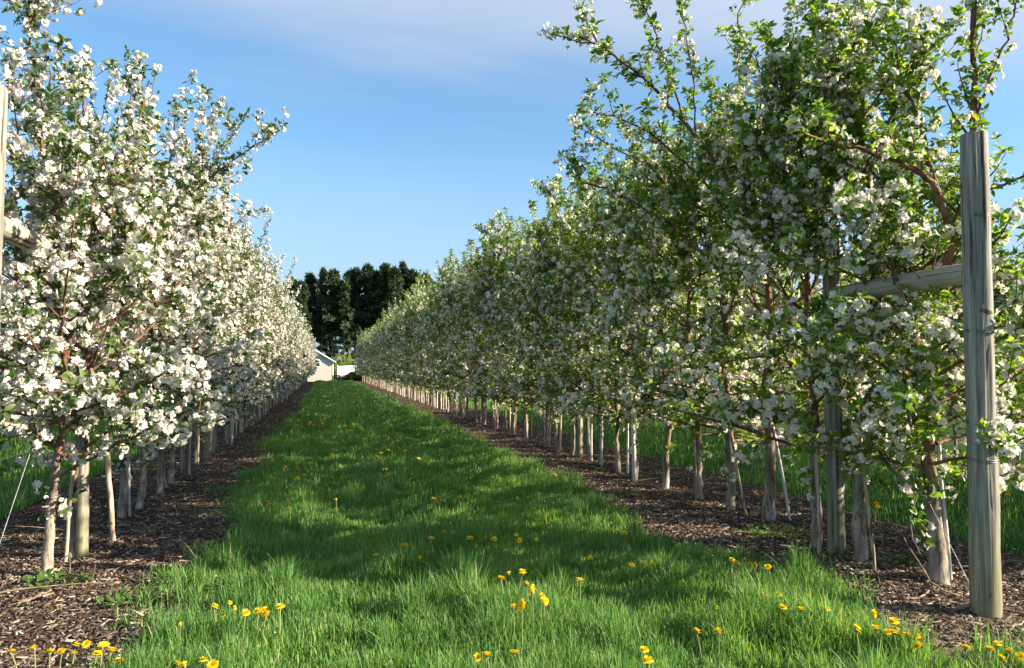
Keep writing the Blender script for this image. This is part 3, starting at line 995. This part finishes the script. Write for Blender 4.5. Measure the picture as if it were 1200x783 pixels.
wire('brace_wire', (RP2[0], RP2[1], 2.0), (RP1[0] + .02, RP1[1] + .1, .12), .0022, 'slanting brace wire behind the thick right end post', 'slanting brace wires')
wire('brace_wire', (LP2[0], LP2[1], 2.2), (LP1[0] - .02, LP1[1] + .09, .12), .0032, 'slanting brace wire by the lit trunk at far left', 'slanting brace wires')
for nm, P1, xr in (('right', RP1, ROW_R), ('left', LP1, ROW_L)):
    for wz, wn_ in ((.95, 'lowest'), (1.73, 'middle'), (2.43, 'top')):
        wire('trellis_wire', (P1[0] + .08, P1[1], wz), (xr + .08, ROW_END, wz), .002, '%s trellis wire strung along the %s tree row' % (wn_, nm), 'trellis wires')


def stake(P0, P1, r, m, label, group, sides=8, name='tree_stake'):
    P0, P1 = np.array(P0, float), np.array(P1, float)
    t = np.linspace(0, 1, 8)[:, None]; P = (P0 * (1 - t) + P1 * t) - P0
    P += rng.normal(0, .003, P.shape)
    P[0, 2] = -.03
    g = Geo(); g.tube(P, r * (1 + rng.normal(0, .03, 8)), sides)
    o = link(name, g.mesh(name, [m], True), loc=P0)
    return tag(o, label, 'stake', group)


def stake_px(x0, y0, x1, y1, r, m, label, grow_=1.5):
    A = at_z(x0, y0); D = depth(A[0], A[1]); B = at_d(x1, y1, D)
    stake(A, A + (B - A) * grow_, r, m, label, 'slim stakes supporting the trees')


stake_px(1115, 688, 1100, 535, .0135, M_pole, 'pale pinkish stake leaning beside the nearest right trunk')
stake_px(1026, 676, 1012, 548, .012, M_stake, 'thin brown stake beside the second right trunk')
stake_px(961, 654, 958, 560, .017, M_stake, 'stake standing against the third right trunk')
stake_px(928, 618, 910, 522, .013, M_pole, 'pale stake leaning beside the fourth right trunk')
stake_px(876, 610, 862, 540, .012, M_stake, 'brown stake leaning beside the fifth right trunk')
stake_px(817, 588, 815, 540, .012, M_stake, 'brown stake beside the sixth right trunk')
stake_px(744, 568, 742, 505, .028, M_pole, 'whitish thick stake standing apart in the right row')
stake_px(133, 640, 127, 550, .022, M_stake, 'tan pointed stake standing alone in the left bed')
stake_px(152, 608, 150, 535, .014, M_pole, 'grey stake beside the third left trunk')
stake_px(196, 578, 186, 505, .014, M_stake, 'brown stake leaning beside the fifth left trunk')
stake_px(76, 664, 84, 570, .013, M_stake, 'thin tan stake touching the second left trunk')
st0 = None
for side, pts in (('right', PR), ('left', PL)):
    for i, (x, y) in enumerate(pts):
        if y > 58 or rng.random() < .12: continue
        mt = M_pole if rng.random() < .35 else M_stake
        if st0 is None or rng.random() < .3:
            ang = rng.normal(0, .05, 2)
            st0 = stake((x + .1, y - .1, 0), (x + .1 + ang[0], y - .1 + ang[1], 1.6), rng.uniform(.012, .02), mt, 'x', 'slim stakes supporting the trees')
            o = st0
        else:
            o = st0.copy(); COL.objects.link(o); o.location = (x + rng.normal(0, .05), y - .12, 0); o.rotation_euler = (0, 0, rng.uniform(0, 6.28))
        o['label'] = 'slim stake among the trunks farther down the %s row' % side


# ------------------------------------------------------------------ pruned twigs, weeds
def twig_px(pts, r, label):
    P = np.array([at_z(x, y, z) for (x, y, z) in pts])
    t = np.linspace(0, len(P) - 1, 12); Q = np.stack([np.interp(t, np.arange(len(P)), P[:, c]) for c in range(3)], -1)
    for _ in range(2): Q[1:-1] = (Q[:-2] + 2 * Q[1:-1] + Q[2:]) / 4
    Q += rng.normal(0, .006, Q.shape); base = Q[0].copy()
    g = Geo(); g.tube(Q - base, np.linspace(r, r * .45, 12), 6, wob=.08)
    tag(link('pruned_twig', g.mesh('pruned_twig', [M_twig], True), loc=base), label, 'twig', 'pruned twigs on the mulch')


twig_px([(1135, 700, .03), (1100, 692, .10), (1075, 660, .22), (1050, 615, .36)], .007, 'curved pruned twig rising beside the nearest right trunk')
twig_px([(1040, 706, .03), (1075, 702, .05), (1100, 688, .06), (1130, 702, .03)], .009, 'bowed pale twig lying in front of the nearest right trunk')
twig_px([(1020, 700, .03), (1065, 688, .04), (1100, 672, .06)], .006, 'thin twig lying between the first and second right trunks')
twig_px([(1200, 722, .04), (1180, 714, .04), (1150, 708, .04)], .011, 'thick pale twig on the mulch right of the end post')
twig_px([(1165, 742, .03), (1185, 738, .05), (1200, 728, .06)], .010, 'grey twig lying at the foot of the right end post')
twig_px([(850, 640, .03), (885, 636, .04), (930, 655, .03)], .006, 'long thin twig lying before the fourth right trunk')
twig_px([(700, 606, .03), (740, 606, .04), (790, 592, .05)], .007, 'long pale twig by the turf edge of the right bed')
twig_px([(765, 622, .03), (790, 606, .08), (815, 600, .06)], .006, 'forked looking twig by the dandelion on the right bed')
twig_px([(10, 712, .03), (40, 700, .06), (62, 692, .08)], .012, 'straight stick lying under the nearest left trunk')
twig_px([(55, 702, .03), (68, 696, .1), (75, 690, .14)], .006, 'short stick poking up under the nearest left trunk')
twig_px([(195, 590, .02), (212, 587, .03), (230, 585, .03)], .012, 'pale stick on the left bed beside the lane')
for i in range(36):
    sd = i % 2
    y = rng.uniform(5, 16); x = rng.uniform(-2.9, -1.1) if sd else rng.uniform(3.3, 5.1)
    a = rng.uniform(0, 6.28); L = rng.uniform(.25, .8)
    Q = grow((0, 0, .05), (math.cos(a), math.sin(a), .05), L, 9, (rng.normal(0, .5), rng.normal(0, .5), 0), .09, rng); Q[:, 2] = np.abs(Q[:, 2] * .5) + .035
    g = Geo(); r_ = rng.uniform(.003, .008); g.tube(Q, np.linspace(r_, r_ * .4, 10), 6, wob=.08)
    tag(link('pruned_twig', g.mesh('pruned_twig', [M_twig], True), loc=(x, y, .005)), 'thin twig lying loose on the %s mulch bed' % ('left' if sd else 'right'), 'twig', 'pruned twigs on the mulch')


def weed(x, y, rad, n, label):
    P = at_z(x, y)
    g = Geo()
    for i in range(n):
        V, F = LEAF[rng.integers(len(LEAF))]
        a = rng.uniform(0, 6.28); q = rad * math.sqrt(rng.random())
        el = rng.uniform(.1, 1.0)
        xa = np.array((math.cos(a) * math.cos(el), math.sin(a) * math.cos(el), math.sin(el)))
        ya = unit(np.cross((0, 0, 1), xa)); za = np.cross(xa, ya)
        g.add(V @ np.stack((xa, ya, za), -1).T * rng.uniform(.5, 1.1) + (q * math.cos(a + 1), q * math.sin(a + 1) * .8, .03 + rng.random() * .06), F, 0)
    for i in range(10):
        a = i * .63; g.tube([(0, 0, .008), (.5 * rad * math.cos(a), .4 * rad * math.sin(a), .05), (rad * math.cos(a), .8 * rad * math.sin(a), .03)], .002, 4, cap=False)
    o = link('weed_clump', g.mesh('weed_clump', [M_weed]), loc=(P[0], P[1], .0))
    tag(o, label, 'weed', 'low weeds growing in the mulch')


weed(68, 692, .22, 130, 'bright low weeds at the foot of nearest left trunk')
weed(905, 632, .28, 150, 'low weeds at the foot of the fourth right trunk')
weed(1048, 668, .16, 90, 'low weeds right of the second right trunk')
weed(985, 655, .12, 50, 'small weeds at the foot of the braced grey post')
weed(170, 712, .25, 80, 'pale weeds on the near end of left bed')
weed(205, 708, .22, 70, 'sparse weeds beside the turf of left bed')
weed(735, 585, .25, 60, 'thin weeds before the whitish stake')

# petals already shed on the beds and on the turf beside them
def fallen():
    n = 2600
    y = 4 + 22 * rng.random(n) ** 1.6
    left = rng.random(n) < .5
    x = np.where(left, rng.normal(-1.75, .7, n), rng.normal(3.9, .7, n))
    z = np.where(left, (x < eL(y)), (x > eR(y))) * (mulch_z(x, y) + .016) + np.where(left, (x >= eL(y)), (x <= eR(y))) * rng.uniform(.05, .12, n)
    V = np.array([(-.5, -.3, .1), (-.5, .3, .1), (.1, .5, 0), (.5, 0, .12), (.1, -.5, 0), (0, 0, -.02)])
    F = np.array([(0, 5, 2, 1), (5, 4, 3, 2), (0, 4, 5, 5)])[:2]
    D = np.stack((rng.normal(0, .4, n), rng.normal(0, .4, n), np.ones(n)), -1)
    a = instance((V, F, np.zeros(2)), np.stack((x, y, z), -1), frames(D, rng.uniform(0, 6.28, n)), rng.uniform(.009, .018, n))
    tag(link('fallen_petals', quad_mesh('fallen_petals', a[0], a[1], [M_petal_w])), 'white apple petals fallen on the beds and turf', 'petals', kind='stuff')


fallen()

# ------------------------------------------------------------------ dandelions
def dandelion_meshes(h, seed, full=True):
    r = np.random.default_rng(seed)
    s = Geo(); lean = r.normal(0, .06, 2)
    t = np.linspace(0, 1, 6); P = np.stack((lean[0] * t ** 2 * h * 1.5, lean[1] * t ** 2 * h * 1.5, t * h), -1)
    s.tube(P, np.linspace(.0042, .0032, 6), 6, cap=False)
    c = P[-1]; g = Geo()
    nrm = unit(np.array((lean[0] * 2, lean[1] * 2, 1)) + r.normal(0, .28, 3)); Rm = frames(nrm[None], np.zeros(1))[0]
    for ring, (rad, up, n) in enumerate(((.024, .22, 20), (.020, .5, 18), (.015, .9, 14), (.009, 1.6, 9))):
        for k in range(n):
            a = k * 6.283 / n + ring * .3 + r.normal(0, .06); L = rad * r.uniform(.85, 1.1); hw = .0034
            V = []
            for tt, w in ((.08, .5), (.6, 1.0), (1.0, .8)):
                for q in (-1, 1):
                    X, Y, Z = L * tt, hw * w * q, .004 + L * tt * up - .25 * L * tt * tt * (ring == 0)
                    V.append((X * math.cos(a) - Y * math.sin(a), X * math.sin(a) + Y * math.cos(a), Z))
            g.add(np.array(V) @ Rm.T + c, [(0, 1, 3, 2), (2, 3, 5, 4)], 0)
    cup = Geo()
    cup.tube(np.array([c - nrm * .010, c - nrm * .004, c + nrm * .004]), (.004, .0085, .010), 8, cap=False)
    return s.mesh('dandelion_stem', [M_dstem], True), g.mesh('dandelion_head', [M_dande]), cup.mesh('dandelion_cup', [M_dstem], True)


DH = (.20, .24, .17, .22, .27, .19, .21, .15, .23, .18)
DM = [dandelion_meshes(h, 50 + i) for i, h in enumerate(DH)]
GD = 'yellow dandelions in bloom'


def dandelion(x, y, h, label, s=1.0):
    i = int(np.argmin([abs(q - h) for q in DH])) if rng.random() < .6 else int(rng.integers(len(DH)))
    e = empty('dandelion', (x, y, float(terrain(x, y))), rng.uniform(0, 6.28))
    s *= rng.uniform(.85, 1.25); q = s * (.55 if rng.random() < .14 else 1.0); e.scale = (q, q, h / DH[i])
    st, hd, cp = DM[i]
    link('stem', st, e); h_ = link('flower_head', hd, e); link('sepal_cup', cp, e)
    tag(e, label, 'dandelion', GD)


clumps = [
    ('yellow dandelion in the clump by the left bed, above the bottom edge', .19, [(212, 732), (253, 713), (263, 722), (270, 708), (276, 716), (284, 720), (300, 716), (308, 718), (316, 714), (328, 716)]),
    ('yellow dandelion in the wide clump in the bottom left corner', .13, [(22, 764), (42, 760), (58, 766), (70, 762), (85, 757), (92, 765), (102, 755), (110, 767), (118, 758), (128, 763), (140, 770)]),
    ('yellow dandelion cut by the bottom edge left of centre', .17, [(196, 777), (207, 781), (222, 778), (236, 776), (250, 779)]),
    ('yellow dandelion in the tall bunch in the sunlit middle of lane', .26, [(597, 672), (606, 669), (592, 678), (621, 686), (625, 695), (633, 700), (637, 704), (603, 711), (612, 711)]),
    ('yellow dandelion of the row of three near the bottom edge', .2, [(553, 771), (575, 768), (612, 766)]),
    ('yellow dandelion of the stacked pair near the bottom edge', .2, [(761, 768), (763, 777)]),
    ('yellow dandelion in the clump left of the right end post', .2, [(1008, 741), (1024, 719), (1030, 738), (1037, 742), (1045, 739), (1052, 742), (1062, 734), (1069, 745), (1072, 755), (1078, 748)]),
    ('yellow dandelion below the right end post at the bottom edge', .16, [(1130, 760), (1158, 762), (1168, 757), (1180, 775), (1188, 763), (1196, 770)]),
    ('yellow dandelion in the clump on the turf edge of right bed', .19, [(858, 659), (866, 661), (874, 657), (880, 661), (888, 661), (894, 664)]),
    ('scattered yellow dandelion in the sunlit grass right of the lane', .18, [(898, 700), (912, 697), (914, 712), (967, 714), (941, 716), (840, 714), (842, 738), (822, 742)]),
    ('scattered yellow dandelion in the shaded middle of the lane', .2, [(553, 609), (508, 632), (521, 624), (536, 626), (551, 631), (578, 632), (605, 634), (627, 633), (593, 646), (603, 628), (554, 641), (472, 641), (493, 656), (683, 655), (717, 621), (733, 625), (765, 663), (738, 662), (746, 662), (680, 679), (443, 651)]),
    ('yellow dandelion beyond the lane behind the right trunks', .2, [(1025, 591), (1030, 594), (1180, 580), (1192, 600)]),
]
for lab, h, pts in clumps:
    for (x, y) in pts:
        hh = h * rng.uniform(.85, 1.15)
        P = at_z(x, y, hh)
        dandelion(P[0], P[1], hh, lab)
n = 0
while n < 205:
    y = 7.5 + rng.random() ** 1.15 * 34
    tr_ = rng.choice((0, 1, 2), p=(.55, .32, .13))
    x = (-.35 + rng.normal(0, .26)) if tr_ == 0 else (1.05 + rng.normal(0, .28)) if tr_ == 1 else rng.uniform(-.8, 2.9)
    if vnoise(x, y, .5) < .42: continue
    dandelion(x, y, rng.uniform(.15, .24), 'small yellow dandelion farther down the lane', 1.1)
    n += 1

# ------------------------------------------------------------------ house, fence, shrubs
def house():
    Y0 = 106.0; zg = float(terrain(0, Y0))
    e = empty('house', (0, Y0, zg))
    x1 = 1.1; x0 = -7.3; ev = 3.25; mid = (x0 + x1) / 2; ap = ev + .60 * (x1 - mid); dep = 11
    g = Geo()
    V = [(x0, 0, 0), (x1, 0, 0), (x1, 0, ev), (mid, 0, ap), (x0, 0, ev), (x0, dep, 0), (x1, dep, 0), (x1, dep, ev), (mid, dep, ap), (x0, dep, ev)]
    g.add(V, [(0, 1, 2, 4), (4, 2, 3, 3), (6, 5, 9, 7), (7, 9, 8, 8), (1, 6, 7, 2), (5, 0, 4, 9)])
    me = bpy.data.meshes.new('house_wall'); me.from_pydata(V, [], [(0, 1, 2, 3, 4), (9, 8, 7, 6, 5), (1, 6, 7, 2), (5, 0, 4, 9)]); me.materials.append(M_wall)
    link('wall', me, e)
    rg = Geo(); ov = .35; t = .16
    s = .60
    for sg in (-1, 1):
        xe = x1 + ov if sg > 0 else x0 - ov
        ze = ev - s * ov
        a = np.array([(mid, -ov, ap + .02), (xe, -ov, ze + .02), (xe, dep + ov, ze + .02), (mid, dep + ov, ap + .02)])
        b_ = a + np.array((0, 0, t))
        rg.add(np.vstack((a, b_)), [(3, 2, 1, 0), (4, 5, 6, 7), (0, 1, 5, 4), (1, 2, 6, 5), (2, 3, 7, 6)])
    rf = link('roof', rg.mesh('house_roof', [M_roof]), e)
    tg = Geo()
    for sg in (-1, 1):   # white barge boards under the roof edge
        xe = x1 + ov if sg > 0 else x0 - ov
        ze = ev - s * ov
        a = np.array([(mid, -ov - .03, ap - .06), (xe, -ov - .03, ze - .06), (xe, -ov - .03, ze + t + .01), (mid, -ov - .03, ap + t + .01)])
        tg.add(np.vstack((a, a + np.array((0, .03, 0)))), [(0, 1, 2, 3), (7, 6, 5, 4), (0, 4, 5, 1), (2, 6, 7, 3)])
    link('barge_board', tg.mesh('barge_board', [M_white]), e)
    cg = Geo(); cg.box(x1 - .12, x1 + .02, -.03, .1, 0, ev - .05); link('corner_trim', cg.mesh('corner_trim', [M_white]), e)
    wx, wz = -1.05, 3.0
    fg = Geo()
    for (a0, a1, b0, b1) in ((wx - .42, wx + .42, wz - .5, wz - .42), (wx - .42, wx + .42, wz + .42, wz + .5), (wx - .42, wx - .34, wz - .42, wz + .42), (wx + .34, wx + .42, wz - .42, wz + .42)):
        fg.box(a0, a1, -.06, .02, b0, b1)
    w = link('window', fg.mesh('window_frame', [M_white]), e)
    pg = Geo(); pg.box(wx - .34, wx + .34, -.025, .02, wz - .42, wz + .42); link('pane', pg.mesh('window_pane', [M_glass]), w)
    tag(e, 'small beige gabled house beyond the end of the lane', 'house')


house()


def white_fence():
    y = 103.0; zg = float(terrain(0, y))
    e = empty('vinyl_fence', (1.6, y, zg))
    pn = Geo()
    for i in range(4):
        for j in range(12): pn.box(i * 2.4 + .07 + j * .19, i * 2.4 + .07 + j * .19 + .182, -.012, .012, .08, 2.52)
        pn.box(i * 2.4 + .06, i * 2.4 + 2.34, -.025, .025, 2.52, 2.62); pn.box(i * 2.4 + .06, i * 2.4 + 2.34, -.025, .025, .0, .08)
    link('panel', pn.mesh('fence_panel', [M_white]), e)
    for i in range(5):
        g = Geo(); g.box(i * 2.4 - .06, i * 2.4 + .06, -.06, .06, 0, 2.7); link('post', g.mesh('fence_post', [M_white]), e)
    tag(e, 'white vinyl fence right of the beige house', 'fence')


white_fence()


def leaf_cloud(fn, n, size, m, name):
    """many small leaves; fn(n) gives points and outward directions"""
    P, D = fn(n)
    V, F = leaf_geo(1.0, .7, .2, .2)
    tm = (V, F, np.zeros(len(F)))
    Mx = frames(D + rng.normal(0, .7, D.shape), rng.uniform(0, 6.28, n))
    return quad_mesh(name, *instance(tm, P, Mx, size * rng.uniform(.6, 1.3, n))[:2], [m])


def shrub(name, loc, rx, ry, h, n, size, m, label, lobes=16):
    C = np.stack((rng.normal(0, .5, lobes) * rx, rng.normal(0, .5, lobes) * ry, rng.uniform(.25, .8, lobes) * h), -1)
    def fn(n):
        i = rng.integers(0, lobes, n); d = rng.normal(0, 1, (n, 3)); d /= np.linalg.norm(d, axis=1)[:, None]
        return C[i] + d * np.array((rx, ry, h * .45)) * .55 * rng.uniform(.6, 1, (n, 1)), d
    e = empty(name, loc)
    link('foliage', leaf_cloud(fn, n, size, m, name + '_leaves'), e)
    g = Geo()
    for i in range(5):
        g.tube(grow((0, 0, -.1), (rng.normal(0, .4), rng.normal(0, .4), 1), h * .7, 5, (0, 0, .2), .1, rng), np.linspace(.05, .015, 6), 6)
    link('stem', g.mesh(name + '_stem', [M_pinebark]), e)
    tag(e, label, 'shrub')


zf = float(terrain(0, 100))
shrub('hedge', (3.7, 101.6, zf), 1.2, .8, 1.75, 4000, .16, M_hedge, 'low dark hedge in front of the white fence')
shrub('hedge', (6.2, 101.4, zf), 1.9, .8, 1.7, 4000, .16, M_hedge, 'second dark hedge half hidden by the right row')
shrub('bush', (3.2, 112, -.95), 2.2, 1.5, 4.6, 1600, .2, M_bush, 'yellow green bush rising behind the white fence')


# ------------------------------------------------------------------ pines behind the house
def make_pine(seed, H, bare):
    r = np.random.default_rng(seed)
    t = Geo(); z = np.linspace(-.2, H * .97, 14)
    t.tube(np.stack((np.cumsum(r.normal(0, .05, 14)), np.cumsum(r.normal(0, .05, 14)), z), -1), np.linspace(.27, .04, 14), 8)
    P, D = [], []
    nb = 32
    for i in range(nb):
        f = (i + r.random()) / nb
        zb = H * (bare + (1 - bare) * f)
        az = i * 2.4 + r.normal(0, .4)
        L = (2.5 * (1 - f) ** .7 * (1 - .55 * np.exp(-((f - .55) / .07) ** 2)) + .2) * r.uniform(.35, 1.45) * (.55 if f < .15 else 1)
        el = -.15 + .65 * f + r.normal(0, .1)
        Q = grow((0, 0, zb), (math.cos(az) * math.cos(el), math.sin(az) * math.cos(el), math.sin(el)), L, 5, (0, 0, .35), .06, r)
        t.tube(Q, np.linspace(.05, .012, 6), 4, cap=False)
        for q in range(30):
            u = 1.05 - .75 * r.random() ** 1.5; j = min(int(u * 5), 4); c = Q[j] + (Q[j + 1] - Q[j]) * (u * 5 - j)
            P.append(c + r.normal(0, (.30, .30, .10)) * (.6 + .6 * L / 3)); D.append((0, 0, 1.0))
    # dead lower branches
    for i in range(16):
        zb = H * r.uniform(.04, max(bare, .1)); az = r.uniform(0, 6.28)
        t.tube(grow((0, 0, zb), (math.cos(az), math.sin(az), -.1), r.uniform(.8, 2.2), 4, (0, 0, -.1), .1, r), np.linspace(.035, .01, 5), 4, cap=False)
    P = np.array(P); D = np.array(D) + P * np.array((.25, .25, 0)) + r.normal(0, .5, P.shape)
    # a tuft: five crossed narrow blades
    g = Geo()
    for k in range(6):
        a = k * 1.05; el = .3 + .2 * (k % 3); x = np.array((math.cos(a) * math.cos(el), math.sin(a) * math.cos(el), math.sin(el)))
        s = unit(np.cross((0, 0, 1), x)) * .13
        g.add([x * .02 - s * .5, x * .02 + s * .5, x * .5 + s, x * .5 - s], [(0, 1, 2, 3)], 0)
        g.add([x * .5 - s, x * .5 + s, x * .95 + s * .2, x * .95 - s * .2], [(0, 1, 2, 3)], 0)
    tm = g.arrays()
    n = len(P)
    V, F, _ = instance(tm, P, frames(D, r.uniform(0, 6.28, n)), r.uniform(.5, 1.15, n))
    return t.mesh('pine_trunk', [M_pinebark], True), quad_mesh('pine_crown', V, F, [M_pine])


PV = [make_pine(70 + i, 17.5 + .8 * (i % 3), (.44, .36, .52, .16, .05)[i]) for i in range(5)]


def pine(px, top_y, Y, i, label, low=False):
    v = 3 + i % 2 if low else i % 3
    X = at_d(px, 431, 1)[0:2]; d = X / X[1] * Y; x = d[0]
    zt = H_EYE + (431 - top_y) / FPX * depth(x, Y)
    zg = float(terrain(x, Y))
    H = 17.5 + .8 * (v % 3)
    s = (zt - zg) / H
    e = empty('pine_tree', (x, Y, zg), rng.uniform(0, 6.28)); w_ = s * rng.uniform(.58, .95); e.scale = (w_, w_, s)
    link('trunk', PV[v][0], e); link('crown', PV[v][1], e)
    tag(e, label, 'tree', 'dark tall pines behind the house')


front = [(352, 334), (363, 324), (378, 318), (390, 321), (403, 330), (416, 318), (430, 315), (440, 321), (451, 313), (462, 318), (472, 311), (482, 320), (496, 327), (508, 334)]
for i, (x, y) in enumerate(front):
    pine(x, y, 132 + (i * 7) % 9, i, {8: 'tall dark pine with a narrow round crown near the centre of stand', 1: 'dark pine rising above the left tree row'}.get(i, 'tall dark pine in the front of the stand behind the house'))
for i in range(12):
    pine(344 + i * 15.5 + rng.normal(0, 3), 330 + rng.uniform(-8, 10), 146 + rng.uniform(0, 16), i + 2, 'dark pine standing deeper in the stand')
for i in range(14):
    pine(338 + i * 13.5 + rng.normal(0, 3), 340 + rng.uniform(-8, 14), 168 + rng.uniform(0, 22), i + 3, 'dark pine standing deeper in the stand', True)
